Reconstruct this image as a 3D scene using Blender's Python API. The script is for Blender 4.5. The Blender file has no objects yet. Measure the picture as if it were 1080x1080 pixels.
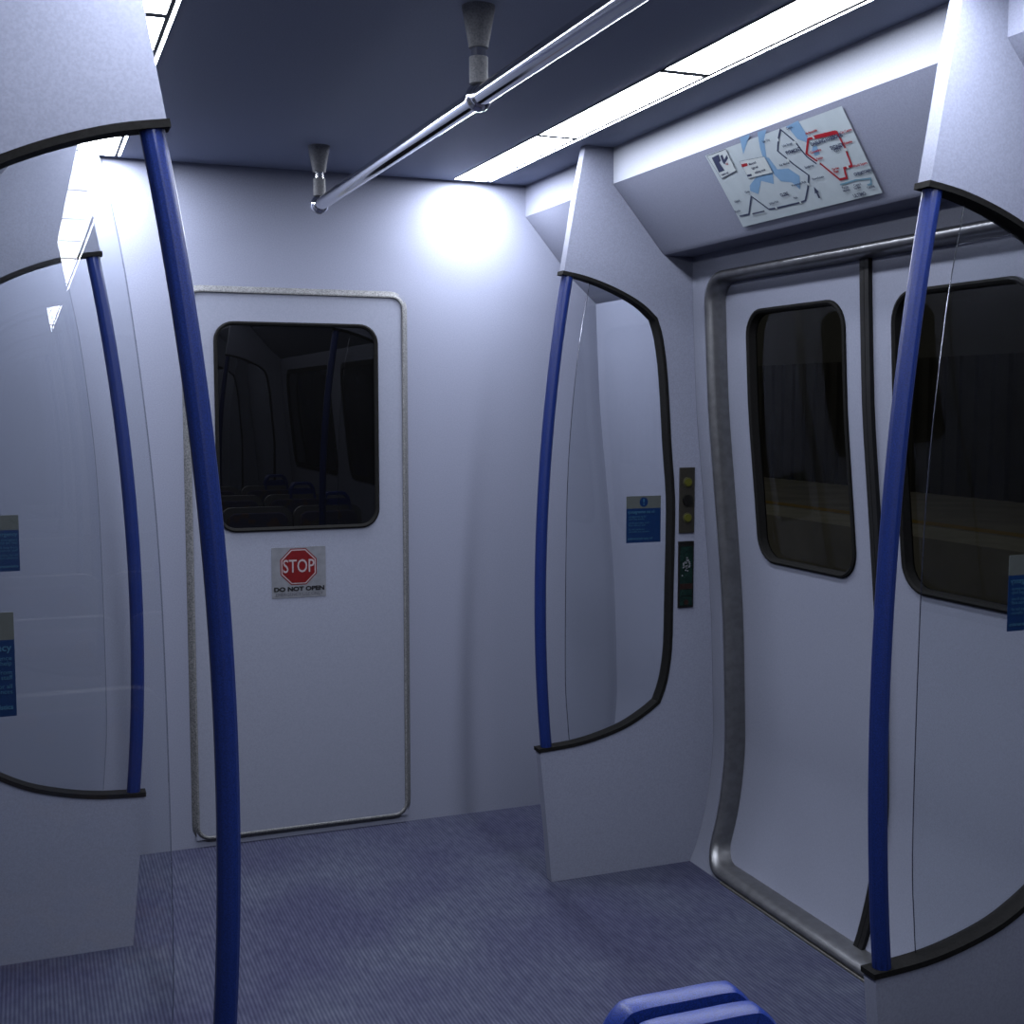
import bpy, bmesh, math, random
from mathutils import Vector, Matrix
random.seed(7)
COL = bpy.context.scene.collection
H = 2.15
YN, YF, YW, TH = 1.7427, 3.2887, 3.9654, .037      # near partition, far partition, end wall, partition thickness
YBACK = -10.6
# ------------------------------------------------------------------ materials
def newmat(name):
    m = bpy.data.materials.new(name); m.use_nodes = True
    nt = m.node_tree; nt.nodes.clear()
    out = nt.nodes.new('ShaderNodeOutputMaterial')
    return m, nt, out
def noise(nt, scale, detail=3, coord='Object', vec_scale=None):
    tc = nt.nodes.new('ShaderNodeTexCoord'); n = nt.nodes.new('ShaderNodeTexNoise')
    n.inputs['Scale'].default_value = scale; n.inputs['Detail'].default_value = detail
    if vec_scale:
        mp = nt.nodes.new('ShaderNodeMapping'); mp.inputs['Scale'].default_value = vec_scale
        nt.links.new(tc.outputs[coord], mp.inputs['Vector']); nt.links.new(mp.outputs[0], n.inputs['Vector'])
    else: nt.links.new(tc.outputs[coord], n.inputs['Vector'])
    return n
def ramp(nt, src, c0, c1, p0=.35, p1=.65):
    r = nt.nodes.new('ShaderNodeValToRGB'); nt.links.new(src, r.inputs['Fac'])
    r.color_ramp.elements[0].position = p0; r.color_ramp.elements[1].position = p1
    r.color_ramp.elements[0].color = (*c0, 1); r.color_ramp.elements[1].color = (*c1, 1)
    return r
def principled(name, c, rough=.5, metal=0, var=.06, scale=300, bump=0, c2=None, spec=.5, p0=.35, p1=.65):
    k = .24 if metal < .4 else .45
    if name.endswith('_paint') and 'pole' not in name and 'platform' not in name: k = .32
    c = tuple(x*k for x in c); c2 = tuple(x*k for x in c2) if c2 else None
    if metal > .9: c = tuple(x/k for x in c)
    m, nt, out = newmat(name)
    b = nt.nodes.new('ShaderNodeBsdfPrincipled'); nt.links.new(b.outputs[0], out.inputs[0])
    b.inputs['Roughness'].default_value = rough; b.inputs['Metallic'].default_value = metal
    b.inputs['Specular IOR Level'].default_value = spec if metal > .4 else spec*.4
    n = noise(nt, scale)
    hi = c2 or tuple(min(1, x*(1+var)) for x in c); lo = c if c2 else tuple(x*(1-var) for x in c)
    r = ramp(nt, n.outputs['Fac'], lo, hi, p0, p1); nt.links.new(r.outputs[0], b.inputs['Base Color'])
    if bump:
        bp = nt.nodes.new('ShaderNodeBump'); bp.inputs['Strength'].default_value = bump; bp.inputs['Distance'].default_value = .001
        nt.links.new(n.outputs['Fac'], bp.inputs['Height']); nt.links.new(bp.outputs[0], b.inputs['Normal'])
    return m
M = {}
WALL = (.335, .36, .49)
M['wall'] = principled('wall_paint', WALL, .55, var=.07, scale=260, spec=.25)
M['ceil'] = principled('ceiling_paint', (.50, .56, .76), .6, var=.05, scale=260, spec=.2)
M['cove'] = principled('cove_glow_paint', (.68, .72, .86), .55, var=.04, scale=260, spec=.2)  # paler than the wall: the strip's bright band painted into the upright
M['door'] = principled('door_paint', (.335, .36, .475), .42, var=.06, scale=260, spec=.35)
M['rubber'] = principled('black_rubber', (.019, .019, .02), .7, var=.25, scale=180, bump=.1, spec=.1)
M['blue'] = principled('blue_pole_paint', (.018, .045, .26), .34, var=.25, scale=420, bump=.25, spec=.5)
M['blue_plastic'] = principled('blue_plastic', (.018, .058, .40), .42, var=.45, scale=800, bump=.2, spec=.5)
M['chrome'] = principled('polished_chrome', (.62, .63, .66), .09, 1, var=.03, scale=60)
M['darkchrome'] = principled('dark_chrome', (.16, .17, .2), .15, 1, var=.05, scale=60)
M['brushed'] = principled('grained_metal', (.26, .27, .31), .6, .1, c2=(.42, .43, .48), scale=260, bump=.2)
M['frame'] = principled('worn_steel_frame', (.15, .155, .175), .36, .75, c2=(.34, .345, .37), scale=240, bump=.25)
M['surround'] = principled('door_surround_steel', (.27, .275, .30), .33, .85, var=.12, scale=40, bump=.05)
M['endframe'] = principled('speckled_grey_frame', (.13, .135, .155), .6, c2=(.50, .51, .54), scale=210, bump=.1, p0=.3, p1=.75)
M['sill'] = principled('steel_sill', (.28, .27, .26), .36, .8, c2=(.36, .35, .33), scale=90, bump=.1)
M['seal'] = principled('dark_seal', (.012, .012, .013), .5, var=.2, scale=100)
M['grey_shell'] = principled('grey_seat_shell', (.25, .26, .3), .45, var=.08, scale=200)
M['dark'] = principled('dark_metal_panel', (.045, .042, .036), .4, var=.2, scale=200)
M['black'] = principled('black_plastic', (.008, .008, .008), .4, var=.1, scale=100)
M['amber'] = principled('yellow_green_button', (.13, .135, .022), .35, var=.1, scale=100)
M['ring'] = principled('button_ring', (.09, .09, .05), .35, .4, var=.1, scale=100)
M['sticker_blue'] = principled('sticker_blue', (.006, .038, .15), .35, var=.06, scale=80)
M['sticker_grey'] = principled('sticker_grey', (.135, .155, .16), .4, var=.04, scale=80)
M['sticker_text'] = principled('sticker_text', (.06, .19, .34), .4, var=.03, scale=80)
M['sign_grey'] = principled('sign_grey', (.30, .315, .37), .35, var=.1, scale=40)
M['sign_red'] = principled('sign_red', (.24, .008, .012), .35, var=.08, scale=60)
M['sign_white'] = principled('sign_white', (.56, .47, .52), .4, var=.03, scale=60)
M['sign_black'] = principled('sign_black', (.008, .008, .012), .4, var=.05, scale=60)
M['sign_dim'] = principled('sign_dim', (.15, .15, .19), .4, var=.05, scale=60)
M['map_paper'] = principled('map_paper', (.78, .90, 1.0), .4, var=.03, scale=30)
M['map_water'] = principled('map_water', (.33, .58, .92), .4, var=.03, scale=30)
M['map_navy'] = principled('map_navy', (.07, .09, .19), .4, var=.05, scale=60)
M['map_red'] = principled('map_red', (.60, .02, .04), .4, var=.05, scale=60)
M['map_white'] = principled('map_white', (.9, 1., 1.05), .4, var=.02, scale=60)
M['map_lblue'] = principled('map_light_blue', (.25, .5, .68), .4, var=.02, scale=60)
M['lens'] = principled('green_display', (.005, .02, .017), .25, c2=(.012, .04, .033), scale=60)
M['lens_red'] = principled('red_display', (.035, .017, .013), .3, var=.2, scale=60)
M['conc'] = principled('platform_concrete', (.68, .65, .58), .8, var=.15, scale=1.5)
M['concw'] = principled('platform_edge_paint', (1.0, .98, .85), .8, var=.1, scale=3)
M['concy'] = principled('platform_yellow_line', (.9, .6, .12), .8, var=.1, scale=3)
M['ribs'] = principled('ribbed_cladding', (.10, .098, .09), .7, var=.2, scale=2)
M['tunnel'] = principled('station_wall', (.26, .26, .25), .8, var=.05, scale=2)
# seat moquette
m, nt, out = newmat('seat_fabric'); b = nt.nodes.new('ShaderNodeBsdfPrincipled'); nt.links.new(b.outputs[0], out.inputs[0])
b.inputs['Roughness'].default_value = .9
tc = nt.nodes.new('ShaderNodeTexCoord'); vo = nt.nodes.new('ShaderNodeTexVoronoi'); vo.inputs['Scale'].default_value = 22
nt.links.new(tc.outputs['Object'], vo.inputs['Vector'])
r = nt.nodes.new('ShaderNodeValToRGB'); nt.links.new(vo.outputs['Color'], r.inputs['Fac'])
r.color_ramp.elements[0].color = (.012, .016, .05, 1); r.color_ramp.elements[1].color = (.015, .04, .045, 1)
e = r.color_ramp.elements.new(.45); e.color = (.02, .02, .05, 1); e = r.color_ramp.elements.new(.75); e.color = (.05, .025, .02, 1)
nt.links.new(r.outputs[0], b.inputs['Base Color']); M['fabric'] = m
# carpet: ribs along the car, mottled
m, nt, out = newmat('ribbed_carpet'); b = nt.nodes.new('ShaderNodeBsdfPrincipled'); nt.links.new(b.outputs[0], out.inputs[0])
b.inputs['Roughness'].default_value = .85; b.inputs['Specular IOR Level'].default_value = .15
tc = nt.nodes.new('ShaderNodeTexCoord'); sx = nt.nodes.new('ShaderNodeSeparateXYZ'); nt.links.new(tc.outputs['Object'], sx.inputs[0])
mu = nt.nodes.new('ShaderNodeMath'); mu.operation = 'MULTIPLY'; mu.inputs[1].default_value = 2*math.pi/.0098; nt.links.new(sx.outputs['X'], mu.inputs[0])
si = nt.nodes.new('ShaderNodeMath'); si.operation = 'SINE'; nt.links.new(mu.outputs[0], si.inputs[0])
ma = nt.nodes.new('ShaderNodeMapRange'); ma.inputs['From Min'].default_value = -1; nt.links.new(si.outputs[0], ma.inputs['Value'])
n1 = noise(nt, 2.6, 4); n2 = noise(nt, 60, 3, vec_scale=(1, .35, 1))
r1 = ramp(nt, n1.outputs['Fac'], (.020, .0215, .047), (.029, .033, .057), .38, .66)
r2 = ramp(nt, n2.outputs['Fac'], (.72, .72, .78), (1.2, 1.2, 1.1), .3, .7)
r3 = ramp(nt, ma.outputs[0], (.66, .66, .74), (1.22, 1.22, 1.12), .1, .9)
def mul(a, b_):
    x = nt.nodes.new('ShaderNodeMix'); x.data_type = 'RGBA'; x.blend_type = 'MULTIPLY'; x.inputs['Factor'].default_value = 1
    nt.links.new(a, x.inputs['A']); nt.links.new(b_, x.inputs['B']); return x.outputs['Result']
nt.links.new(mul(mul(r1.outputs[0], r2.outputs[0]), r3.outputs[0]), b.inputs['Base Color'])
bp = nt.nodes.new('ShaderNodeBump'); bp.inputs['Strength'].default_value = .35; bp.inputs['Distance'].default_value = .002
nt.links.new(ma.outputs[0], bp.inputs['Height']); nt.links.new(bp.outputs[0], b.inputs['Normal']); M['carpet'] = m
def glass(name, tint, ior=1.5, opaque=False, rough=0.0, boost=1.0):
    m, nt, out = newmat(name)
    f = nt.nodes.new('ShaderNodeFresnel')      # thin pane: same reflectance entering and leaving
    ge = nt.nodes.new('ShaderNodeNewGeometry'); mr = nt.nodes.new('ShaderNodeMapRange')
    mr.inputs['To Min'].default_value = ior; mr.inputs['To Max'].default_value = 1/ior
    nt.links.new(ge.outputs['Backfacing'], mr.inputs['Value']); nt.links.new(mr.outputs[0], f.inputs['IOR'])
    g = nt.nodes.new('ShaderNodeBsdfGlossy'); g.inputs['Roughness'].default_value = rough
    if opaque:
        t = nt.nodes.new('ShaderNodeBsdfDiffuse')
        n = noise(nt, 3); r = ramp(nt, n.outputs['Fac'], tint, tuple(x*1.2 for x in tint)); nt.links.new(r.outputs[0], t.inputs['Color'])
    else:
        t = nt.nodes.new('ShaderNodeBsdfTransparent'); t.inputs['Color'].default_value = (*tint, 1)
    mx = nt.nodes.new('ShaderNodeMixShader'); nt.links.new(f.outputs[0], mx.inputs[0])
    nt.links.new(t.outputs[0], mx.inputs[1]); nt.links.new(g.outputs[0], mx.inputs[2]); nt.links.new(mx.outputs[0], out.inputs[0])
    return m
M['glass'] = glass('clear_glass', (.95, .96, .965), 1.45)
M['glass_rim'] = glass('glass_rim', (.72, .74, .76), 1.45)
M['tinted'] = glass('tinted_glass', (.46, .455, .42), 1.3)
M['darkglass'] = glass('dark_window_glass', (.0012, .0012, .0013), 1.62, opaque=True)
def emis(name, c, s):
    m, nt, out = newmat(name); e = nt.nodes.new('ShaderNodeEmission'); e.inputs[0].default_value = (*c, 1); e.inputs[1].default_value = s
    nt.links.new(e.outputs[0], out.inputs[0]); return m
M['light'] = emis('lit_diffuser', (.88, .92, 1), 56.0)
M['light_dim'] = emis('dimmer_lit_diffuser', (.88, .92, 1), 30.0)
# ------------------------------------------------------------------ helpers
def obj(name, bm, mat, parent=None, smooth=None, solid=None, bevel=None, recalc=True):
    if recalc: bmesh.ops.recalc_face_normals(bm, faces=bm.faces)
    me = bpy.data.meshes.new(name); bm.to_mesh(me); bm.free()
    for mt in (mat if isinstance(mat, (list, tuple)) else [mat]): me.materials.append(mt)
    o = bpy.data.objects.new(name, me); COL.objects.link(o)
    if smooth is not None:
        for p in me.polygons: p.use_smooth = True
        try: me.set_sharp_from_angle(angle=math.radians(smooth))
        except Exception: pass
    if bevel:
        b = o.modifiers.new('bevel', 'BEVEL'); b.width = bevel; b.segments = 2; b.limit_method = 'ANGLE'
    if solid:
        s = o.modifiers.new('solid', 'SOLIDIFY'); s.thickness = abs(solid); s.offset = 1 if solid > 0 else -1
    if parent: o.parent = parent
    return o
def thing(name, label, cat, loc=(0, 0, 0), group=None, kind=None):
    o = bpy.data.objects.new(name, None); COL.objects.link(o); o.location = loc; o.empty_display_size = .05
    return tag(o, label, cat, group, kind)
def tag(o, label=None, cat=None, group=None, kind=None):
    if label: o['label'] = label
    if cat: o['category'] = cat
    if group: o['group'] = group
    if kind: o['kind'] = kind
    return o
def local(o):            # child meshes are written in world coordinates; move them into the parent's frame
    if o.parent:
        w = Vector((0, 0, 0)); p = o.parent
        while p: w += p.location; p = p.parent
        for v in o.data.vertices: v.co -= w
    return o
def box(bm, x0, x1, y0, y1, z0, z1, mi=0):
    v = [bm.verts.new((x, y, z)) for x in (x0, x1) for y in (y0, y1) for z in (z0, z1)]
    for f in ((0, 1, 3, 2), (4, 6, 7, 5), (0, 4, 5, 1), (2, 3, 7, 6), (0, 2, 6, 4), (1, 5, 7, 3)):
        bm.faces.new([v[i] for i in f]).material_index = mi
def B(*a):
    bm = bmesh.new(); box(bm, *a); return bm
def tess(pts):
    from mathutils.geometry import tessellate_polygon
    return tessellate_polygon([[Vector((x, y, 0)) for x, y in pts]])
def prism(bm, pts, y0, y1):        # polygon in (x,z) extruded along y
    a = [bm.verts.new((x, y0, z)) for x, z in pts]; b = [bm.verts.new((x, y1, z)) for x, z in pts]
    n = len(pts)
    for t in tess(pts): bm.faces.new([a[i] for i in t]); bm.faces.new([b[i] for i in t][::-1])
    for i in range(n): bm.faces.new((a[i], b[i], b[(i+1) % n], a[(i+1) % n]))
def lathe(bm, prof, c, axis='z', n=24):
    rings = []
    for r, h in prof:
        ring = []
        for k in range(n):
            a = 2*math.pi*k/n; u, v = r*math.cos(a), r*math.sin(a)
            p = {'z': (u, v, h), 'y': (u, h, v), 'x': (h, u, v)}[axis]
            ring.append(bm.verts.new((c[0]+p[0], c[1]+p[1], c[2]+p[2])))
        rings.append(ring)
    for a, b in zip(rings, rings[1:]):
        for k in range(n): bm.faces.new((a[k], a[(k+1) % n], b[(k+1) % n], b[k]))
    bm.faces.new(rings[0]); bm.faces.new(rings[-1][::-1])
def tube(bm, pts, r, n=16, up=Vector((0, 1, 0))):
    pts = [Vector(p) for p in pts]; rings = []
    for i, p in enumerate(pts):
        t = (pts[min(i+1, len(pts)-1)]-pts[max(i-1, 0)]).normalized()
        u = up - t*up.dot(t); u.normalize(); w = t.cross(u)
        rings.append([bm.verts.new(p+u*r*math.cos(2*math.pi*k/n)+w*r*math.sin(2*math.pi*k/n)) for k in range(n)])
    for a, b in zip(rings, rings[1:]):
        for k in range(n): bm.faces.new((a[k], a[(k+1) % n], b[(k+1) % n], b[k]))
    bm.faces.new(rings[0]); bm.faces.new(rings[-1][::-1])
def spline(pts, per=6):          # Catmull-Rom through 2-tuples
    out = []
    P = [pts[0]]+list(pts)+[pts[-1]]
    for i in range(1, len(P)-2):
        for k in range(per):
            t = k/per; a, b, c, d = P[i-1], P[i], P[i+1], P[i+2]
            out.append(tuple(.5*(2*b[j]+(c[j]-a[j])*t+(2*a[j]-5*b[j]+4*c[j]-d[j])*t*t+(-a[j]+3*b[j]-3*c[j]+d[j])*t**3) for j in range(len(b))))
    out.append(tuple(pts[-1])); return out
# side wall profile: X as a function of Z (door wall), fitted
PR = spline([(0, 1.0637), (.07, 1.0925), (.2, 1.124), (.35, 1.140), (.485, 1.139), (.795, 1.126), (1.1, 1.098), (1.35, 1.072), (1.49, 1.062), (1.7615, 1.0486), (1.86, 1.0486)], 5)
def prof(z):
    if z <= PR[0][0]: return PR[0][1]
    for (a, x), (b, y) in zip(PR, PR[1:]):
        if z <= b: return x+(y-x)*(z-a)/(b-a) if b > a else x
    return PR[-1][1]
C1, ZC = .784, 2.0465
DX, DZ = .9465, 1.855
def saloon(z):
    if z <= 1.7615: return prof(z)
    if z <= ZC: return 1.0486+(C1-1.0486)*(z-1.7615)/(ZC-1.7615) if z < DZ-1e9 else (1.0486+(DX-1.0486)*(z-1.7615)/(DZ-1.7615) if z <= DZ else DX+(C1-DX)*(z-DZ)/(ZC-DZ))
    return C1
def rrect(y0, y1, z0, z1, r, n=8):
    out = []
    for cy, cz, a0 in ((y1-r, z1-r, 0), (y0+r, z1-r, 90), (y0+r, z0+r, 180), (y1-r, z0+r, 270)):
        for k in range(n+1):
            a = math.radians(a0+90*k/n); out.append((cy+r*math.cos(a), cz+r*math.sin(a)))
    # densify straight runs
    res = []
    for p, q in zip(out, out[1:]+out[:1]):
        L = math.hypot(q[0]-p[0], q[1]-p[1]); k = max(1, int(L/.06))
        for i in range(k): res.append((p[0]+(q[0]-p[0])*i/k, p[1]+(q[1]-p[1])*i/k))
    return res
def surf(y0, y1, zs, hole, P):
    """sheet over [y0,y1] x zs, P(y,z)->xyz, with one rounded hole (hy0,hy1,hz0,hz1,r)"""
    bm = bmesh.new(); cache = {}
    def V(y, z):
        k = (round(y, 5), round(z, 5))
        if k not in cache: cache[k] = bm.verts.new(P(y, z))
        return cache[k]
    def F(*p):
        vs = []
        for q in p:
            v = V(*q)
            if v not in vs: vs.append(v)
        if len(vs) > 2:
            try: bm.faces.new(vs)
            except ValueError: pass
    if not hole:
        for a, b in zip(zs, zs[1:]): F((y0, a), (y1, a), (y1, b), (y0, b))
        return bm
    hy0, hy1, hz0, hz1, r = hole; g = .004
    by0, by1, bz0, bz1 = max(y0, hy0-g), min(y1, hy1+g), max(zs[0], hz0-g), min(zs[-1], hz1+g)
    path = rrect(hy0, hy1, hz0, hz1, r)
    outp = []
    for y, z in path:
        fy = (y-(hy0+hy1)/2)/((hy1-hy0)/2); fz = (z-(hz0+hz1)/2)/((hz1-hz0)/2)
        dy = (hy1-hy0)/2-abs(y-(hy0+hy1)/2); dz = (hz1-hz0)/2-abs(z-(hz0+hz1)/2)
        if dy < dz: outp.append((by1 if fy > 0 else by0, z))
        else: outp.append((y, bz1 if fz > 0 else bz0))
    n = len(path); edgeset = set(outp)
    for i in range(n):
        a, b, c, d = path[i], path[(i+1) % n], outp[(i+1) % n], outp[i]
        if abs(c[0]-d[0]) > 1e-6 and abs(c[1]-d[1]) > 1e-6:
            cc = (by1 if (c[0]+d[0])/2 > (by0+by1)/2 else by0, bz1 if (c[1]+d[1])/2 > (bz0+bz1)/2 else bz0)
            F(a, d, cc); F(a, cc, b); F(b, cc, c); edgeset.add(cc)
        else: F(a, d, c, b)
    ys = sorted({by0, by1} | {p[0] for p in edgeset if abs(p[1]-bz0) < 1e-6 or abs(p[1]-bz1) < 1e-6})
    ze = sorted({bz0, bz1} | {p[1] for p in edgeset if abs(p[0]-by0) < 1e-6 or abs(p[0]-by1) < 1e-6})
    zz = sorted(set([z for z in zs if z < bz0-1e-4]+[z for z in zs if z > bz1+1e-4]+ze))
    for a, b in zip(zz, zz[1:]):
        if y0 < by0-1e-5: F((y0, a), (by0, a), (by0, b), (y0, b))
        if y1 > by1+1e-5: F((by1, a), (y1, a), (y1, b), (by1, b))
        if b <= bz0+1e-6 or a >= bz1-1e-6:
            for c, d in zip(ys, ys[1:]): F((c, a), (d, a), (d, b), (c, b))
    return bm
def sweep(path, sec, P, closed=True):
    """sec: [(outward offset, depth)]; P(y,z,depth)->xyz ; path in (y,z)"""
    bm = bmesh.new(); rings = []; n = len(path)
    for i in range(n):
        a = path[i-1] if closed or i > 0 else path[0]; b = path[(i+1) % n] if closed or i < n-1 else path[-1]
        ty, tz = b[0]-a[0], b[1]-a[1]; L = math.hypot(ty, tz) or 1; ny, nz = tz/L, -ty/L
        rings.append([bm.verts.new(P(path[i][0]+ny*o, path[i][1]+nz*o, d)) for o, d in sec])
    m_ = len(sec)
    for i in range(n if closed else n-1):
        a, b = rings[i], rings[(i+1) % n]
        for k in range(m_): bm.faces.new((a[k], a[(k+1) % m_], b[(k+1) % m_], b[k]))
    if not closed: bm.faces.new(rings[0]); bm.faces.new(rings[-1][::-1])
    return bm
def resample(pts, step):
    out = [pts[0]]; acc = 0
    for a, b in zip(pts, pts[1:]):
        L = math.hypot(b[0]-a[0], b[1]-a[1]); k = max(1, round(L/step))
        for i in range(1, k+1): out.append((a[0]+(b[0]-a[0])*i/k, a[1]+(b[1]-a[1])*i/k))
    return out
def text(bm, s, size, Mx, align='LEFT', mi=0, bold=0, squash=1.0):
    cu = bpy.data.curves.new('t', 'FONT'); cu.body = s; cu.size = size; cu.align_x = align; cu.align_y = 'CENTER'
    cu.resolution_u = 3; cu.offset = bold
    o = bpy.data.objects.new('t', cu); me = o.to_mesh()
    vs = [bm.verts.new(Mx @ Vector((v.co.x*squash, v.co.y, 0))) for v in me.vertices]
    for p in me.polygons:
        try: bm.faces.new([vs[i] for i in p.vertices]).material_index = mi
        except ValueError: pass
    o.to_mesh_clear(); bpy.data.objects.remove(o); bpy.data.curves.remove(cu)
def frame_mx(o, x, y):
    x = Vector(x).normalized(); y = Vector(y).normalized(); z = x.cross(y)
    return Matrix(((x.x, y.x, z.x, o[0]), (x.y, y.y, z.y, o[1]), (x.z, y.z, z.z, o[2]), (0, 0, 0, 1)))
def poly(bm, pts, Mx, mi=0):
    pts = list(pts); A = sum(a[0]*b[1]-b[0]*a[1] for a, b in zip(pts, pts[1:]+pts[:1]))
    if A < 0: pts = pts[::-1]
    v = [bm.verts.new(Mx @ Vector((x, y, 0))) for x, y in pts]
    if len(v) < 5: bm.faces.new(v).material_index = mi; return
    for t in tess(pts): bm.faces.new([v[i] for i in t]).material_index = mi
def strokes(bm, pts, w, Mx, closed=False, mi=0):
    pp = list(pts)+([pts[0]] if closed else [])
    for a, b in zip(pp, pp[1:]):
        dx, dy = b[0]-a[0], b[1]-a[1]; L = math.hypot(dx, dy)
        if L < 1e-6: continue
        ux, uy = dx/L*w/2, dy/L*w/2
        poly(bm, [(a[0]-ux+uy, a[1]-uy-ux), (b[0]+ux+uy, b[1]+uy-ux), (b[0]+ux-uy, b[1]+uy+ux), (a[0]-ux-uy, a[1]-uy+ux)], Mx, mi)
# ------------------------------------------------------------------ shell
tag(obj('floor', B(-1.2, 1.2, YBACK, YW+.02, -.02, 0), M['carpet']), kind='structure')
tag(obj('ceiling', B(-C1-.02, C1+.02, YBACK, YW+.02, H, H+.02), M['ceil']), kind='structure')
zs = [z for z, _ in PR if z < 1.7615]+[1.7615, DZ, ZC, H]
BAY0, BAY1 = YN+TH, YF
FR = (1.838, 3.208, .008, 1.7925, .085)        # door opening outer edge
for s, side in ((1, 'right'), (-1, 'left')):
    w = bpy.data.objects.new('wall_'+side, None); COL.objects.link(w); tag(w, kind='structure')
    P = lambda y, z: (s*saloon(z), y, z)
    obj('end_bay_panel', surf(YF+.002, YW+.01, zs, None, P), M['wall'], w, smooth=25)
    # saloon: two window panels, then plain panels
    for ya, yb, h in ((0.0, YN+TH-.002, (.16, 1.58, .95, 1.66, .09)), (-1.77, 0.0, (-1.58, -.16, .95, 1.66, .09)), (YBACK, -1.77, None)):
        obj('side_panel', surf(ya, yb, zs, h, P), M['wall'], w, smooth=25)
    zb = [z for z, _ in PR]
    Pb = lambda y, z: (s*prof(z), y, z)
    obj('door_bay_panel', surf(BAY0-.01, BAY1+.01, zb, FR, Pb), M['door'], w, smooth=25)
    # bulkhead above the doors: underside, sloping panel, upright with strip glow in its colour
    bm = bmesh.new()
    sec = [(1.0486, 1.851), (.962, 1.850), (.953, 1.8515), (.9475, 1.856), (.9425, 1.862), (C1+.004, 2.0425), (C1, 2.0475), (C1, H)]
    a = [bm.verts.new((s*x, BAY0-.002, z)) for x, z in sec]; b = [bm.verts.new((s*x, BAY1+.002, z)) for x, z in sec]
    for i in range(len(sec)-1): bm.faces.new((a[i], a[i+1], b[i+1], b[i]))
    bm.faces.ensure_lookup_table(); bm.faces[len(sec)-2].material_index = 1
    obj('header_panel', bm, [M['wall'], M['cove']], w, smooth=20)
    for ya, yb in ((.16, 1.58), (-1.58, -.16)):
        hp = rrect(ya, yb, .95, 1.66, .09)
        obj('window_gasket', sweep(hp, [(-.02, -.004), (-.02, .012), (.012, .012), (.012, -.004)], lambda y, z, d: (s*(prof(z)+d), y, z)), M['rubber'], w)
        bm = surf(ya, yb, [.95+.071*i for i in range(11)], None, lambda y, z: (s*(prof(z)+.006), y, z))
        obj('window_pane', bm, M['darkglass'], w, smooth=30)
# end wall shaped to the body section
out = [(prof(z), z) for z, _ in PR if z < 1.7615]+[(1.0486, 1.7615), (DX, DZ), (C1, ZC), (C1, H)]
bm = bmesh.new(); prism(bm, [(x, z) for x, z in out]+[(-x, z) for x, z in out[::-1]], YW, YW+.03)
tag(obj('wall_front', bm, M['wall']), kind='structure')
bm = bmesh.new(); prism(bm, [(x, z) for x, z in out]+[(-x, z) for x, z in out[::-1]], YBACK-.03, YBACK)
tag(obj('wall_back', bm, M['wall']), kind='structure')
# ------------------------------------------------------------------ end door
d1 = tag(bpy.data.objects.new('door_1', None), kind='structure'); COL.objects.link(d1)
DXL, DXR, DZ0, DZ1 = -.3615, .3638, .014, 1.781
HW = (-.2655, .2600, 1.0105, 1.672, .062)
bm = surf(DXL+.012, DXR-.012, [DZ0+.012, DZ1-.012], HW, lambda y, z: (y, YW-.010, z))
obj('door_leaf', bm, M['door'], d1)
obj('door_frame', sweep(rrect(DXL, DXR, DZ0, DZ1, .058, 6), [(0, .0), (-.001, -.003), (-.0165, -.017), (-.0205, -.017), (-.022, -.015), (-.022, 0)], lambda y, z, d: (y, YW+d, z)), M['endframe'], d1, smooth=30)
obj('window_gasket', sweep(rrect(*HW[:4], .062), [(0, -.006), (0, -.016), (-.005, -.019), (-.011, -.016), (-.013, -.006)], lambda y, z, d: (y, YW+d, z)), M['rubber'], d1, smooth=40)
bm = bmesh.new(); poly(bm, rrect(HW[0]+.008, HW[1]-.008, HW[2]+.008, HW[3]-.008, .056), frame_mx((0, YW-.008, 0), (1, 0, 0), (0, 0, 1)))
obj('window_pane', bm, M['darkglass'], d1)
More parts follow.
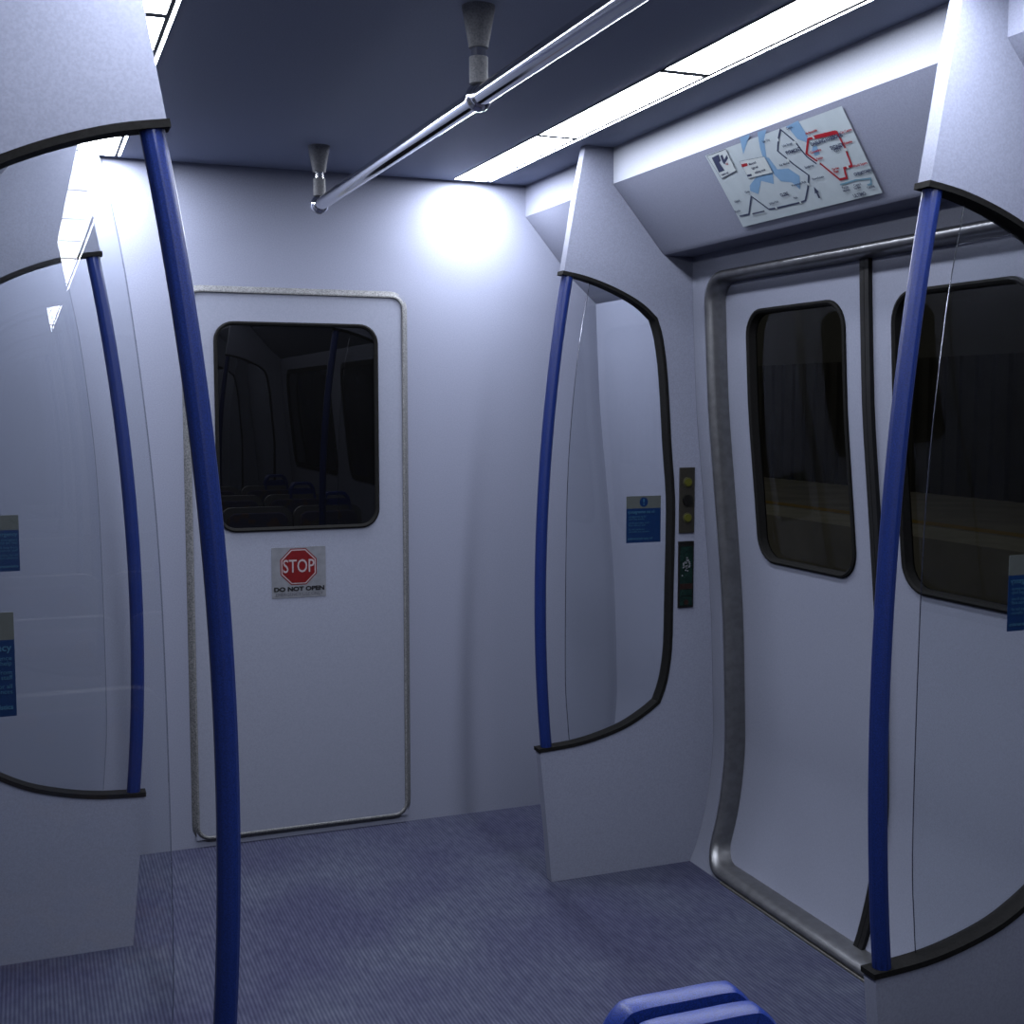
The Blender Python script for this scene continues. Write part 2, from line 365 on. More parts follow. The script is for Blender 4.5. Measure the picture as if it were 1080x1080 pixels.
# ------------------------------------------------------------------ sliding doors (both sides)
DD = .046; YC = 2.523
dn = 2
for s, side in ((1, 'right'), (-1, 'left')):
    P3 = lambda y, z, d: (s*(prof(z)+d), y, z)
    fr = tag(bpy.data.objects.new('trim_%d' % (1 if s > 0 else 2), None), kind='structure'); COL.objects.link(fr)
    path = rrect(FR[0], FR[1], FR[2], FR[3], FR[4], 8)
    obj('door_surround', sweep(path, [(.001, .006), (.002, -.003), (-.003, -.011), (-.009, -.014), (-.016, -.013), (-.022, -.006), (-.026, .008), (-.028, DD+.012), (-.004, DD+.012)], P3), M['surround'], fr, smooth=50)
    obj('threshold_strip', B(*sorted((s*1.055, s*1.0655)), 1.95, 3.10, -.001, .006), M['sill'], fr, bevel=.002)
    for near in (False, True):
        d = tag(bpy.data.objects.new('door_%d' % dn, None), kind='structure'); COL.objects.link(d); dn += 1
        if near: y0, y1, hw = FR[0]+.012, YC-.001, (1.978, 2.432, .962, 1.679, .075)
        else: y0, y1, hw = YC+.001, FR[1]-.012, (2.614, 3.068, .962, 1.679, .075)
        zz = [.012]+[z for z, _ in PR if .02 < z < 1.78]+[1.785]
        obj('door_leaf', surf(y0, y1, zz, hw, lambda y, z: (s*(prof(z)+DD), y, z)), M['door'], d, smooth=30)
        hp = rrect(*hw)
        obj('window_gasket', sweep(hp, [(.001, -.002), (0, -.006), (-.006, -.008), (-.012, -.004), (-.014, .022), (0, .022)], lambda y, z, dd: P3(y, z, DD+dd)), M['rubber'], d, smooth=40)
        bm = bmesh.new(); N = 14
        bm2 = surf(hw[0]+.004, hw[1]-.004, [hw[2]+.004+(hw[3]-hw[2]-.008)*i/N for i in range(N+1)], None, lambda y, z: (s*(prof(z)+DD+.018), y, z))
        bm.free(); obj('window_pane', bm2, M['tinted'], d, smooth=30)
        sy = sorted((YC+(-.0008 if near else .0008), YC+(-.017 if near else .017)))
        zz2 = [z for z in zz]
        bm = bmesh.new(); rings = []
        for z in zz2:
            x = prof(z)+DD
            rings.append([bm.verts.new((s*q, y, z)) for q, y in ((x+.004, sy[0]), (x-.012, sy[0]), (x-.012, sy[1]), (x+.004, sy[1]))])
        for a, b in zip(rings, rings[1:]):
            for k in range(4): bm.faces.new((a[k], a[(k+1) % 4], b[(k+1) % 4], b[k]))
        bm.faces.new(rings[0]); bm.faces.new(rings[-1][::-1])
        obj('edge_seal', bm, M['seal'], d)
# ------------------------------------------------------------------ ceiling lights
def light_line(label, x0, xl, xt, x1):
    t = thing('ceiling_light', label, 'light', (0, 0, H))
    y = 3.920
    def part(n, bm, m_): return local(obj(n, bm, m_, t))
    part('housing', B(x0-.001, x1+.001, YBACK+.05, y+.003, H-.003, H), M['seal'])
    def lens(xa, xb, ya, yb):
        bm = bmesh.new(); bm.faces.new([bm.verts.new(q_) for q_ in ((xa, yb, H-.0034), (xb, yb, H-.0034), (xb, ya, H-.0034), (xa, ya, H-.0034))]); return bm
    y1 = y; first = True
    while y1 > YBACK+.8:
        y0 = y1-.7125
        part('diffuser', lens(x0, xl, y0+.0015, y1-(.0 if not first else 0)), M['light' if y1 > 1.5 else 'light_dim'])
        part('seam', B(x0, xl, y0-.013, y0+.013, H-.0042, H-.003), M['seal'])
        y1 = y0; first = False
    part('groove', B(xl-.0048, xt+.0020, YBACK+.2, y, H-.0048, H-.003), M['seal'])
    part('edge_diffuser', lens(xt, x1, YBACK+.2, y), M['light_dim'])
    return t
light_line('long white light strip in the ceiling, above the network map and the sliding doors', .5158, .6285, .6310, .6417)
light_line('long white light strip in the ceiling, at the upper left beyond the left partition', -.655, -.5415, -.5390, -.5293)
# fill lamps added under both strips to brighten the end wall and foreground screens
for x in (.573, -.597):
    for y, ly, e in ((3.785, .25, 14.5), (1.62, .16, 6.0)):
        ld = bpy.data.lights.new('strip_fill_lamp', 'AREA'); ld.shape = 'RECTANGLE'; ld.size = .10; ld.size_y = ly; ld.energy = e; ld.color = (.88, .92, 1)
        lo_ = bpy.data.objects.new('strip_fill_lamp', ld); COL.objects.link(lo_); lo_.location = (x, y, H-.0065)
# ------------------------------------------------------------------ chrome ceiling rail
RX, RZ = -.01, 1.985
t = thing('ceiling_grab_rail', 'long chrome grab rail hanging under the dark ceiling', 'rail', (RX, 3.6, H))
bm = bmesh.new(); tube(bm, [(RX, 3.6, RZ), (RX, 2.0, RZ), (RX, -1.6, RZ)], .0185, 24, Vector((0, 0, 1)))
local(obj('rail_tube', bm, M['chrome'], t, smooth=40))
for yb in (3.579, 2.235, .891, -.453, -1.5):
    bm = bmesh.new(); lathe(bm, [(.0315, H+.002), (.031, H-.004), (.018, H-.075)], (RX, yb, 0)); 
    hg = local(obj('hanger', bm, M['brushed'], t, smooth=40))
    def sub(n, bm, m_):
        o = obj(n, bm, m_, hg, smooth=40); w = Vector((RX, 3.6, H))
        for v in o.data.vertices: v.co -= w
    bm = bmesh.new(); lathe(bm, [(.0135, H-.070), (.0135, H-.096)], (RX, yb, 0)); sub('neck', bm, M['chrome'])
    bm = bmesh.new(); lathe(bm, [(.0175, H-.092), (.0175, H-.140)], (RX, yb, 0)); sub('sleeve', bm, M['brushed'])
    bm = bmesh.new(); bmesh.ops.create_uvsphere(bm, u_segments=24, v_segments=14, radius=.027)
    bmesh.ops.scale(bm, vec=(.95, .62, 1), verts=bm.verts); bmesh.ops.translate(bm, vec=(RX, yb, RZ), verts=bm.verts); sub('clamp', bm, M['chrome'])
    bm = bmesh.new(); lathe(bm, [(.0185, -.019), (.0215, -.017), (.0215, .017), (.0185, .019)], (RX, yb, RZ), 'y'); sub('collar', bm, M['chrome'])
bm = bmesh.new(); lathe(bm, [(.0185, 3.598), (.021, 3.602), (.021, 3.614), (.017, 3.620), (.006, 3.623)], (RX, 0, RZ), 'y'); local(obj('end_cap', bm, M['chrome'], t, smooth=40))
# ------------------------------------------------------------------ partitions
ARC = [(.6257, 1.7945), (.6946, 1.7826), (.7674, 1.7611), (.8358, 1.7331), (.8878, 1.7042), (.930, 1.6685), (.950, 1.6082), (.9673, 1.4894), (.9816, 1.2962), (.9956, 1.1388), (.9965, 1.006), (.9941, .836), (.9914, .6745), (.9764, .5727), (.9531, .5096), (.9115, .4808), (.8407, .4442), (.7533, .4179), (.6672, .4026), (.5545, .3958)]
ARC = spline(ARC[:6], 4)[:-1]+spline(ARC[5:15], 3)[:-1]+spline(ARC[14:], 4)
def pole_x(z): return .64505686-.20892841*z+.16484864*z*z-.04267197*z**3+.00919566*z**4
POLE = [(pole_x(z), z) for z in [1.79-.0463*k for k in range(31)]]
GL = spline([(.722, 1.775), (.7165, 1.75), (.688, 1.594), (.665, 1.39), (.652, 1.19), (.647, .918), (.647, .609), (.655, .48), (.661, .41)], 4)
def ang_off(pts, d):
    out = []
    for i, p in enumerate(pts):
        a = pts[max(i-1, 0)]; b = pts[min(i+1, len(pts)-1)]
        tx, tz = b[0]-a[0], b[1]-a[1]; L = math.hypot(tx, tz); out.append((p[0]-(-tz/L)*-d*-1 if False else p[0]+(tz/L)*d, p[1]+(-tx/L)*d))
    return out
INN = ang_off(ARC, .0108)      # towards the opening
def partition(s, yf, label, group=None):
    t = thing('partition_screen', label, 'partition', (s*.8, yf+TH/2, 0), group)
    y0, y1 = yf, yf+TH
    edge = [(.8, z) for z in ()]
    outer = [(.6955, H), (C1, H), (C1, ZC), (DX, DZ+.001), (DX+.02, DZ-.002), (1.0486, 1.8515), (1.0486, 1.7615)]+[(prof(z)-.001, z) for z, _ in PR[::-1] if z < 1.7615]
    inn = [(.5968, 0), (.577, .21), (.5585, .3958)]+ARC[::-1][1:-1]+[(.6300, 1.7945), (.6365, 1.832), (.6495, 1.905), (.6690, 2.02)]
    bm = bmesh.new(); prism(bm, [(s*x, z) for x, z in outer+inn], y0+.0015, y1-.0015)
    local(obj('panel', bm, M['wall'], t))
    # rubber edging of the opening
    bm = bmesh.new(); rings = []
    for (x, z), (xi, zi) in zip(ARC, INN):
        rings.append([bm.verts.new(q) for q in ((s*x, y0-.0015, z), (s*x, y1+.0015, z), (s*xi, y1+.0015, zi), (s*xi, y0-.0015, zi))])
    for a, b in zip(rings, rings[1:]):
        for k in range(4): bm.faces.new((a[k], a[(k+1) % 4], b[(k+1) % 4], b[k]))
    bm.faces.new(rings[0]); bm.faces.new(rings[-1][::-1])
    local(obj('rubber_edging', bm, M['rubber'], t, smooth=35))
    bm = bmesh.new(); tube(bm, [(s*x, yf+TH/2, z) for x, z in POLE], .0176, 10, Vector((0, 1, 0)))
    local(obj('grab_pole', bm, M['blue'], t, smooth=30, bevel=.0022))
    mid = ang_off(ARC, .004)
    k0 = next(i for i, p in enumerate(mid) if p[0] > .723); k1 = next(i for i in range(len(mid)-1, 0, -1) if mid[i][0] > .662)
    bm = bmesh.new(); prism(bm, [(s*x, z) for x, z in mid[k0:k1+1]+GL[::-1][1:-1]], yf+TH/2-.003, yf+TH/2+.003)
    local(obj('glass_pane', bm, M['glass'], t))
    bm = bmesh.new(); tube(bm, [(s*(x-.001), yf+TH/2, z) for x, z in GL[1:-1]], .0009, 6)
    local(obj('glass_edge', bm, M['darkchrome' if s > 0 else 'glass_rim'], t))
    return t
partition(1, YN, 'right partition screen in the foreground with a blue pole, cutting across the right edge')
partition(-1, YN, 'left partition screen in the foreground with the longest blue pole and white top panel')
partition(1, YF, 'partition screen between the end wall and the sliding doors, blue pole at its left')
partition(-1, YF, 'partition screen seen through the glass of the left foreground screen')
for yy in (-1.81, -3.36, -6.9, -8.45):
    for s in (1, -1): partition(s, yy, 'partition screen further back in the car, seen only mirrored in the glass', 'partition screens behind the viewpoint')
# ------------------------------------------------------------------ notices
def notice(s, yf, label, cat='notice'):
    yg = yf+TH/2-.0045
    cx = s*.898
    t = thing('safety_notice', label, cat, (cx, yg, 1.07))
    w, z0, z1, zm = .0575, 1.001, 1.141, 1.104
    # the right-hand notices are printed for the other side of the glass and read mirrored
    Mx = frame_mx((cx, yg-.0008, 0), (s*-1, 0, 0), (0, 0, 1))
    F_ = lambda bm: bm
    local(obj('blue_field', B(cx-w, cx+w, yg-.0006, yg+.0006, z0, zm), M['sticker_blue'], t))
    local(obj('grey_header', B(cx-w, cx+w, yg-.0006, yg+.0006, zm, z1), M['sticker_grey'], t))
    bm = bmesh.new(); cc = [(.014*math.cos(a*math.pi/12), 1.1225+.0145*math.sin(a*math.pi/12)) for a in range(24)]
    poly(bm, cc, Mx); local(obj('symbol_disc', bm, M['sticker_blue'], t, recalc=False))
    Mx = frame_mx((cx, yg-.0014, 0), (s*-1, 0, 0), (0, 0, 1))
    bm = bmesh.new(); poly(bm, [(-.0018, 1.121), (.0018, 1.121), (.0024, 1.132), (-.0024, 1.132)], Mx); poly(bm, [(-.0018, 1.114), (.0018, 1.114), (.0018, 1.118), (-.0018, 1.118)], Mx)
    text(bm, 'In an emergency', .0135, Mx @ Matrix.Translation((.0535, 1.0935, 0)), 'RIGHT', bold=.0002)
    rows = [(1.0795, 'of an emergence'), (1.0725, 'please get help'), (1.0605, 'first seek help from'), (1.0535, 'the nearest staff'), (1.0415, 'penalties for all'), (1.0345, 'misuse and offences')]
    for z, r_ in rows: text(bm, r_, .0085, Mx @ Matrix.Translation((.0535 if s < 0 else .05, z, 0)), 'RIGHT')
    text(bm, 'for your characteristics', .0088, Mx @ Matrix.Translation((.0535, 1.0135, 0)), 'RIGHT', bold=.0002)
    local(obj('lettering', bm, M['sticker_text'], t, recalc=False))
    return t
notice(1, YN, 'blue and grey notice on the foreground glass at the right edge, below the door window')
notice(-1, YN, 'larger, lower blue and grey notice on the foreground glass at the left edge')
notice(1, YF, 'small blue and grey notice on the glass left of the button panel')
notice(-1, YF, 'smaller, higher blue notice at the left edge, seen through the foreground glass')
# ------------------------------------------------------------------ button panel and display by the doors
for s in (1,):
    yb = YF+.0012
    t = thing('door_button_panel', 'dark upright panel with two yellow-green buttons and a black one between', 'button panel', (1.0355, yb, 1.1255))
    local(obj('plate', B(1.0100, 1.0610, yb-.006, yb, 1.0265, 1.2245), M['dark'], t, bevel=.001))
    for z, m_, r in ((1.1802, 'amber', .0115), (1.126, 'black', .0165), (1.0728, 'amber', .0115)):
        bm = bmesh.new(); lathe(bm, [(r, -.013), (r, -.006)], (1.0355, yb, z), 'y'); bt = local(obj('button', bm, M[m_], t, smooth=40))
        if m_ == 'amber':
            bm = bmesh.new()
            lathe(bm, [(r+.0035, -.0085), (r+.0035, -.006)], (1.0355, yb, z), 'y')
            o = obj('button_ring', bm, M['ring'], bt, smooth=40); w = Vector((1.0355, yb, 1.1255))
            for v in o.data.vertices: v.co -= w
    t = thing('door_status_display', 'narrow green and black display under the two-button panel', 'display', (1.035, yb, .9))
    local(obj('housing', B(1.0090, 1.0608, yb-.006, yb, .7985, 1.0010), M['black'], t, bevel=.001))
    local(obj('display_face', B(1.0135, 1.0563, yb-.0066, yb-.004, .835, .985), M['lens'], t))
    local(obj('red_band', B(1.0135, 1.0563, yb-.0072, yb-.004, .855, .872), M['lens_red'], t))
    local(obj('green_band', B(1.0135, 1.0563, yb-.0072, yb-.004, .805, .833), M['lens'], t))
    bm = bmesh.new(); rnd = random.Random(3)
    Mx = frame_mx((1.035, yb-.0072, .925), (1, 0, 0), (0, 0, 1))
    for k in range(20):
        a = rnd.uniform(0, 6.28); r = rnd.uniform(.004, .018); x, z = r*.7*math.cos(a), .006+r*1.1*math.sin(a); q = rnd.uniform(.0018, .0036)
        poly(bm, [(x-q, z-q), (x+q, z-q*.5), (x+q*.7, z+q), (x-q, z+q*.6)], Mx)
    for x, z in ((-.014, -.028), (.004, -.014)): poly(bm, [(x-.002, z-.002), (x+.002, z-.002), (x+.002, z+.002), (x-.002, z+.002)], Mx)
    local(obj('figure_marks', bm, M['sign_grey'], t, recalc=False))
    bm = bmesh.new(); lathe(bm, [(.008, -.0085), (.008, -.0066)], (1.035, yb, .815), 'y'); local(obj('round_button', bm, M['lens_red'], t, smooth=40))
# ------------------------------------------------------------------ stop sign on the end door
sy = YW-.0104
t = thing('stop_sign', 'square sign with red STOP octagon under the end door window', 'sign', (-.0085, sy, .8735))
local(obj('backing', B(-.0965, .0790, sy-.0012, sy, .7915, .9555), M['sign_grey'], t))
def octa(r): return [(-.0100+r*math.cos(math.radians(22.5+45*k)), .892+r*math.sin(math.radians(22.5+45*k))) for k in range(8)]
mx = lambda d: frame_mx((0, sy-.0012-d, 0), (1, 0, 0), (0, 0, 1))
for nm, r, m_, d in (('octagon_rim', .0640, 'sign_red', .0004), ('octagon_border', .0605, 'sign_white', .0008), ('octagon', .0565, 'sign_red', .0012)):
    bm = bmesh.new(); poly(bm, octa(r), mx(d)); local(obj(nm, bm, M[m_], t, recalc=False))
bm = bmesh.new(); text(bm, 'STOP', .060, mx(.0018) @ Matrix.Translation((-.0100, .892, 0)) @ Matrix.Diagonal((.72, 1, 1, 1)), 'CENTER', bold=.0004)
local(obj('stop_lettering', bm, M['sign_white'], t, recalc=False))
bm = bmesh.new(); text(bm, 'DO NOT OPEN', .0185, mx(.0016) @ Matrix.Translation((-.0085, .8195, 0)) @ Matrix.Diagonal((1.28, 1, 1, 1)), 'CENTER', bold=.0009)
local(obj('do_not_open_lettering', bm, M['sign_black'], t, recalc=False))
bm = bmesh.new(); text(bm, 'EMERGENCY USE ONLY', .0142, mx(.0016) @ Matrix.Translation((-.0085, .8025, 0)) @ Matrix.Diagonal((1.02, 1, 1, 1)), 'CENTER')
local(obj('emergency_lettering', bm, M['sign_dim'], t, recalc=False))
# ------------------------------------------------------------------ network map on the sloping panel
# sheet coordinates: a runs from the end wall towards the viewer, b down the slope; points digitised in a 1080x675 crop
TL, TR, BR, BL = (2.782, .055), (2.222, .055), (2.260, .905), (2.822, .905)      # (Y, t along the slope)
P0 = Vector((.784-.0015, 0, 2.047-.0012)); PD = Vector((.1625, 0, -.1924)); slope_len = PD.length
Q = [(110, 272), (697, 8), (950, 416), (290, 580)]
def solve8(src, dst):
    A = []; bb = []
    for (x, y), (u, v) in zip(src, dst):
        A.append([x, y, 1, 0, 0, 0, -u*x, -u*y]); bb.append(u); A.append([0, 0, 0, x, y, 1, -v*x, -v*y]); bb.append(v)
    n = 8
    for i in range(n):
        p = max(range(i, n), key=lambda r_: abs(A[r_][i])); A[i], A[p] = A[p], A[i]; bb[i], bb[p] = bb[p], bb[i]
        for j in range(n):
            if j != i:
                f = A[j][i]/A[i][i]
                for k in range(i, n): A[j][k] -= f*A[i][k]
                bb[j] -= f*bb[i]
    return [bb[i]/A[i][i] for i in range(n)]
hm = solve8(Q, [TL, TR, BR, BL])
def q2(x, y):
    w = hm[6]*x+hm[7]*y+1; return ((hm[0]*x+hm[1]*y+hm[2])/w, (hm[3]*x+hm[4]*y+hm[5])/w)
NRM = Vector((-PD.z, 0, PD.x)).normalized(); NRM = -NRM if NRM.x > 0 else NRM
def mp(d):      # local frame: x = towards viewer (-Y), y = up the slope
    return frame_mx(P0+NRM*d, (0, -1, 0), (-PD.x, 0, -PD.z))
def q(x, y):
    Y, tt = q2(x, y); return (-Y, -tt*slope_len)
t = thing('network_map', 'pale rail network map with a red loop on the sloping panel above the doors', 'map', (.86, 2.52, 1.95))
def mpart(n, m_, d, fn):
    bm = bmesh.new(); fn(bm, mp(d)); return local(obj(n, bm, M[m_], t, recalc=False))
def sheet(bm, Mx):
    c = [(-Y, -tt*slope_len) for Y, tt in (TL, BL, BR, TR)]
    poly(bm, c, Mx)
mpart('sheet', 'map_paper', .0004, sheet)
for pl in ([(245, 187), (287, 168), (266, 258)],
           [(318, 157), (356, 142), (350, 190), (368, 268), (350, 265), (335, 225)],
           [(350, 262), (378, 268), (420, 318), (470, 312), (525, 345), (533, 408), (492, 376), (440, 372), (405, 340), (400, 330)],
           [(345, 330), (400, 335), (410, 385), (352, 372), (345, 432), (308, 418), (304, 395)],
           [(440, 125), (495, 92), (545, 158), (548, 190), (500, 176), (455, 130)],
           [(575, 205), (592, 200), (612, 240), (590, 250), (572, 225)]):
    mpart('water_area', 'map_water', .0007, lambda bm, Mx: poly(bm, [q(*p) for p in pl], Mx))
def ribbon(bm, pts, w, Mx, closed=False):      # mitred line as one connected strip
    n = len(pts); L = []; Rr = []
    for i in range(n):
        a = pts[i-1] if (i or closed) else pts[0]; b = pts[(i+1) % n] if (i < n-1 or closed) else pts[-1]; c = pts[i]
        d1 = Vector((c[0]-a[0], c[1]-a[1])); d2 = Vector((b[0]-c[0], b[1]-c[1]))
        d1 = d1.normalized() if d1.length > 1e-9 else d2.normalized(); d2 = d2.normalized() if d2.length > 1e-9 else d1
        t_ = (d1+d2); t_ = t_.normalized() if t_.length > 1e-6 else d1
        nn = Vector((-t_.y, t_.x)); k = w/2/max(.45, abs(nn.dot(Vector((-d1.y, d1.x)))))
        L.append(bm.verts.new(Mx @ Vector((c[0]+nn.x*k, c[1]+nn.y*k, 0)))); Rr.append(bm.verts.new(Mx @ Vector((c[0]-nn.x*k, c[1]-nn.y*k, 0))))
    for i in range(n if closed else n-1):
        j = (i+1) % n; bm.faces.new((Rr[i], Rr[j], L[j], L[i]))
mpart('dark_route_line', 'map_navy', .0011, lambda bm, Mx: ribbon(bm, [q(*p) for p in [(272, 531), (311, 522), (315, 442), (398, 500), (432, 494), (540, 467), (562, 458), (569, 400), (568, 340), (490, 290), (415, 235), (413, 180), (419, 137), (490, 188), (520, 222), (552, 255), (600, 285)]], .0044, Mx))
mpart('red_route_line', 'map_red', .0013, lambda bm, Mx: ribbon(bm, [q(*p) for p in [(550, 172), (548, 240), (610, 277), (722, 355), (756, 346), (738, 300), (776, 287), (735, 205), (685, 130)]], .0056, Mx, True))
mpart('red_route_top', 'map_red', .0014, lambda bm, Mx: ribbon(bm, [q(575, 163), q(685, 130)], .0095, Mx))
mpart('legend_key', 'map_red', .0020, lambda bm, Mx: poly(bm, [q(*p) for p in [(262, 300), (286, 294), (290, 306), (266, 313)]], Mx))
mpart('logo_box', 'map_white', .0016, lambda bm, Mx: poly(bm, [q(*p) for p in [(118, 272), (193, 237), (212, 275), (222, 292), (243, 330), (185, 366)]], Mx))
mpart('legend_box', 'map_white', .0016, lambda bm, Mx: poly(bm, [q(*p) for p in [(254, 288), (358, 262), (402, 332), (298, 362)]], Mx))
for p in [(413, 185), (490, 190), (465, 273), (430, 493), (540, 467), (569, 380), (575, 163), (610, 277), (738, 210), (755, 292), (325, 519)]:
    x, y = q(*p); r = .0034
    mpart('station_mark', 'map_white', .0017, lambda bm, Mx: poly(bm, [(x-r, y-r), (x+r, y-r), (x+r, y+r), (x-r, y+r)], Mx))
mpart('light_blue_route', 'map_lblue', .0012, lambda bm, Mx: ribbon(bm, [q(*p) for p in [(725, 380), (800, 356), (880, 345), (886, 372), (866, 378)]], .004, Mx))
mpart('logo_outline', 'map_navy', .0019, lambda bm, Mx: ribbon(bm, [q(*p) for p in [(118, 272), (193, 237), (212, 275), (222, 292), (243, 330), (185, 366)]], .0014, Mx, True))
mpart('legend_outline', 'map_navy', .0019, lambda bm, Mx: ribbon(bm, [q(*p) for p in [(254, 288), (358, 262), (402, 332), (298, 362)]], .0007, Mx, True))
for pl in ([(138, 278), (165, 262), (176, 288), (170, 296), (195, 330), (172, 340)], [(172, 268), (180, 262), (190, 284), (198, 262), (205, 276), (192, 304), (184, 296)]):
    mpart('logo_shape', 'map_navy', .0019, lambda bm, Mx: poly(bm, [q(*p) for p in pl], Mx))
mpart('north_arrow', 'map_navy', .0019, lambda bm, Mx: poly(bm, [q(*p) for p in [(598, 392), (624, 415), (618, 418), (634, 443), (626, 446), (612, 421), (606, 424)]], Mx))
for pl in ([(325, 517), (378, 504), (381, 510), (328, 523)], [(290, 346), (308, 341), (311, 349), (293, 354)]):
    mpart('dash_mark', 'map_navy', .0021, lambda bm, Mx: poly(bm, [q(*p) for p in pl], Mx))
def put(bm, Mx, s_, x, y, size, bold):
    a, b = q(x, y); text(bm, s_, size, Mx @ Matrix.Translation((a, b, 0)), 'LEFT', bold=bold)
for s_, x, y, sz, bo in (('DARLING HARBOUR', 566, 197, .0122, .0006), ('SYDNEY', 662, 209, .0125, .0005), ('CITY', 682, 220, .0115, .0004), ('CHINATOWN', 793, 329, .0095, .0005), ('PYRMONT', 455, 243, .0125, .0005), ('GLEBE', 445, 436, .012, .0004), ('ULTIMO', 800, 434, .012, .0004)):
    mpart('district_name', 'map_navy', .0019, lambda bm, Mx: put(bm, Mx, s_, x, y, sz, bo))
for s_, x, y in (('Star City', 345, 198), ('John Street', 436, 212), ('Casino', 446, 132), ('Fish Market', 430, 300), ('Exhibition', 548, 305), ('Powerhouse', 588, 358), ('Wentworth Park', 492, 390),
                 ('Glebe', 288, 425), ('Lilyfield', 246, 467), ('Rozelle', 252, 511), ('Jubilee Park', 398, 474), ('Park', 508, 448), ('Paddys', 738, 395), ('Market', 745, 410), ('Capitol', 797, 382), ('Square', 800, 396), ('Central', 868, 392),
                 ('Monorail', 295, 300), ('light rail', 308, 318), ('walking route', 322, 336), ('metro rail', 182, 350)):
    mpart('station_name', 'map_navy', .0020, lambda bm, Mx: put(bm, Mx, s_, x, y, .0084, .0002))
for s_, x, y in (('Harbourside', 537, 148), ('City Centre', 703, 133), ('Galeries', 728, 182), ('World Square', 785, 289), ('Convention', 568, 234), ('Paddys', 600, 262), ('Garden', 680, 308), ('Plaza', 690, 320), ('rail', 197, 303)):
    mpart('red_station_name', 'map_red', .0020, lambda bm, Mx: put(bm, Mx, s_, x, y, .0082, .0003))
# ------------------------------------------------------------------ seats (saloon behind the vestibule)
def seat(x, y, face, label, group=None, first=[None]):
    """double seat; back plane at y, facing face (+1 = +Y)"""
    t = thing('double_seat', label, 'seat', (x, y, 0), group)
    if first[0] is None:
        first[0] = t
        def cush(x0, x1):
            bm = B(x0+.012, x1-.012, -.022, .0, .49, .812); bmesh.ops.translate(bm, vec=(0, .052, 0), verts=bm.verts); return bm
        for x0, x1 in ((-.40, -.005), (.005, .40)):
            pts = rrect(x0, x1, .40, .835, .06)
            bm = bmesh.new(); f = []
            a = [bm.verts.new((u, -.006, v)) for u, v in pts]; b = [bm.verts.new((u, .03, v)) for u, v in pts]
            bm.faces.new(a); bm.faces.new(b[::-1])
            for i in range(len(a)): bm.faces.new((a[i], b[i], b[(i+1) % len(a)], a[(i+1) % len(a)]))
            sh = obj('back_shell', bm, M['grey_shell'], t, smooth=30)
            for yy0, yy1 in ((.028, .060), (-.016, -.004)):
                pts2 = rrect(x0+.03, x1-.03, .43, .805, .05)
                bm = bmesh.new(); a = [bm.verts.new((u, yy0, v)) for u, v in pts2]; b = [bm.verts.new((u, yy1, v)) for u, v in pts2]
                bm.faces.new(a); bm.faces.new(b[::-1])
                for i in range(len(a)): bm.faces.new((a[i], b[i], b[(i+1) % len(a)], a[(i+1) % len(a)]))
                obj('back_cushion', bm, M['fabric'], t, smooth=30, bevel=.006)
            obj('seat_cushion', B(x0+.01, x1-.01, .05, .46, .38, .45), M['fabric'], t, bevel=.02)
        obj('seat_base', B(-.36, .36, .03, .42, .34, .382), M['grey_shell'], t, bevel=.01)
        for xx in (-.3, .3): obj('leg', B(xx-.02, xx+.02, .12, .34, 0, .345), M['brushed'], t, bevel=.008)
        # two-ridge moulded grab handle on the aisle corner
        hx = .2545
        for yy, z1, wd in ((-.030, .9105, 0), (.0095, .9105, .0)):
            w0, w1 = .0865, .036
            pth = spline([(hx-w0, .80), (hx-.0825, .858), (hx-.072, .888), (hx-.0585, .9055), (hx-.044, z1), (hx, z1+.0003), (hx+.040, z1), (hx+.054, .9065), (hx+.069, .889), (hx+.0815, .858), (hx+w0, .80)], 5)
            bm = bmesh.new(); rings = []
            inn = ang_off(pth, .017)
            for (u, v), (ui, vi) in zip(pth, inn):
                rings.append([bm.verts.new(p_) for p_ in ((u-(u-ui)*.15, yy, v-(v-vi)*.15), (u, yy+.005, v), (u, yy+.018, v), (u-(u-ui)*.15, yy+.023, v-(v-vi)*.15), (ui, yy+.023, vi), (ui, yy, vi))])
            for a, b in zip(rings, rings[1:]):
                for k in range(6): bm.faces.new((a[k], a[(k+1) % 6], b[(k+1) % 6], b[k]))
            bm.faces.new(rings[0]); bm.faces.new(rings[-1][::-1])
            obj('handle_loop', bm, M['blue_plastic'], t, smooth=40)
        obj('handle_web', B(hx-.075, hx+.075, -.016, .020, .80, .872), M['blue_plastic'], t, bevel=.008)
    else:
        for ch in first[0].children:
            c = ch.copy(); c.parent = t; COL.objects.link(c)
    return t
seat(-.5625, .885, 1, 'seat whose blue two-ridge handle shows at the bottom edge over the carpet')
g = 'seats of the saloon'
for y in (-.05, -.95):
    for x in (-.585, .585): seat(x, y, 1 if x < 0 else 1, 'double seat in the saloon, seen only mirrored in the end door window', g)
seat(.585, .885, 1, 'double seat in the saloon, seen only mirrored in the end door window', g)
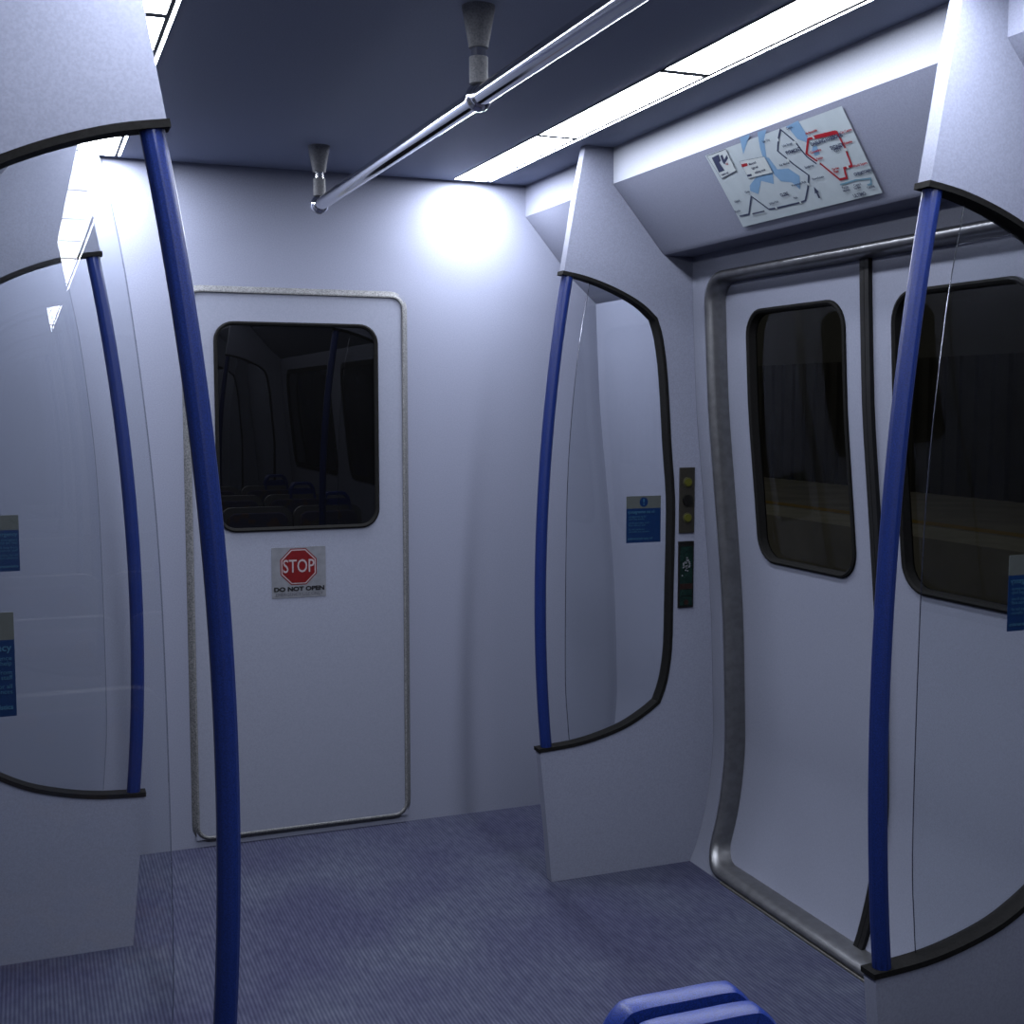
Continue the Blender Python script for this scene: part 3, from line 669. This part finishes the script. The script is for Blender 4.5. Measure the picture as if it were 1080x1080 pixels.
# ------------------------------------------------------------------ station outside the doors
obj_ = tag(obj('station_platform', B(8.0, 12.6, -30, 60, -1.1, 0), M['conc']), 'concrete platform across the tracks, dim beyond the sliding door windows', 'platform')
tag(obj('platform_edge_strip', B(8.0, 8.85, -30, 60, .0, .006), M['concw']), 'pale painted strip along the edge of the far platform', 'marking')
tag(obj('platform_warning_line', B(9.0, 9.25, -30, 60, .0, .006), M['concy']), 'yellowish line on the far platform behind its pale edge', 'marking')
bm = bmesh.new(); pts = []; y = -30.0; k = 0
while y < 60:
    d = .05 if k % 2 else 0
    pts += [(12.45+d, y), (12.45+d, y+.14)]; y += .17; k += 1
lo = [bm.verts.new((x, yy, 0)) for x, yy in pts]; hi = [bm.verts.new((x, yy, 2.14)) for x, yy in pts]
for i in range(len(pts)-1): bm.faces.new((lo[i], lo[i+1], hi[i+1], hi[i]))
tag(obj('ribbed_cladding', bm, M['ribs'], solid=.02), 'dark ribbed wall cladding at the back of the far platform', 'cladding')
tag(obj('station_wall', B(12.56, 12.7, -30, 60, 0, 9), M['tunnel']), 'plain grey station wall above the ribbed cladding', 'wall')
tag(obj('track_bed', B(1.9, 8.0, -30, 60, -1.2, -1.1), M['black']), 'black track bed between the train and the far platform', 'track')
# ------------------------------------------------------------------ world, camera, view
w = bpy.data.worlds.new('world'); bpy.context.scene.world = w; w.use_nodes = True
w.node_tree.nodes['Background'].inputs[0].default_value = (.9, .9, .85, 1); w.node_tree.nodes['Background'].inputs[1].default_value = .2
cd = bpy.data.cameras.new('camera'); cam = bpy.data.objects.new('camera', cd); COL.objects.link(cam)
cd.sensor_width = 36; cd.sensor_fit = 'HORIZONTAL'; cd.lens = 36*1309.24/1080; cd.clip_start = .02; cd.clip_end = 200
cam.location = (-.8186, 0, 1.416)
cam.rotation_euler = (math.pi/2-.0871, 0, -.3733)
sc = bpy.context.scene; sc.camera = cam
sc.view_settings.view_transform = 'Standard'; sc.view_settings.look = 'None'; sc.view_settings.exposure = 0; sc.view_settings.gamma = 1
sc.view_settings.use_curve_mapping = False
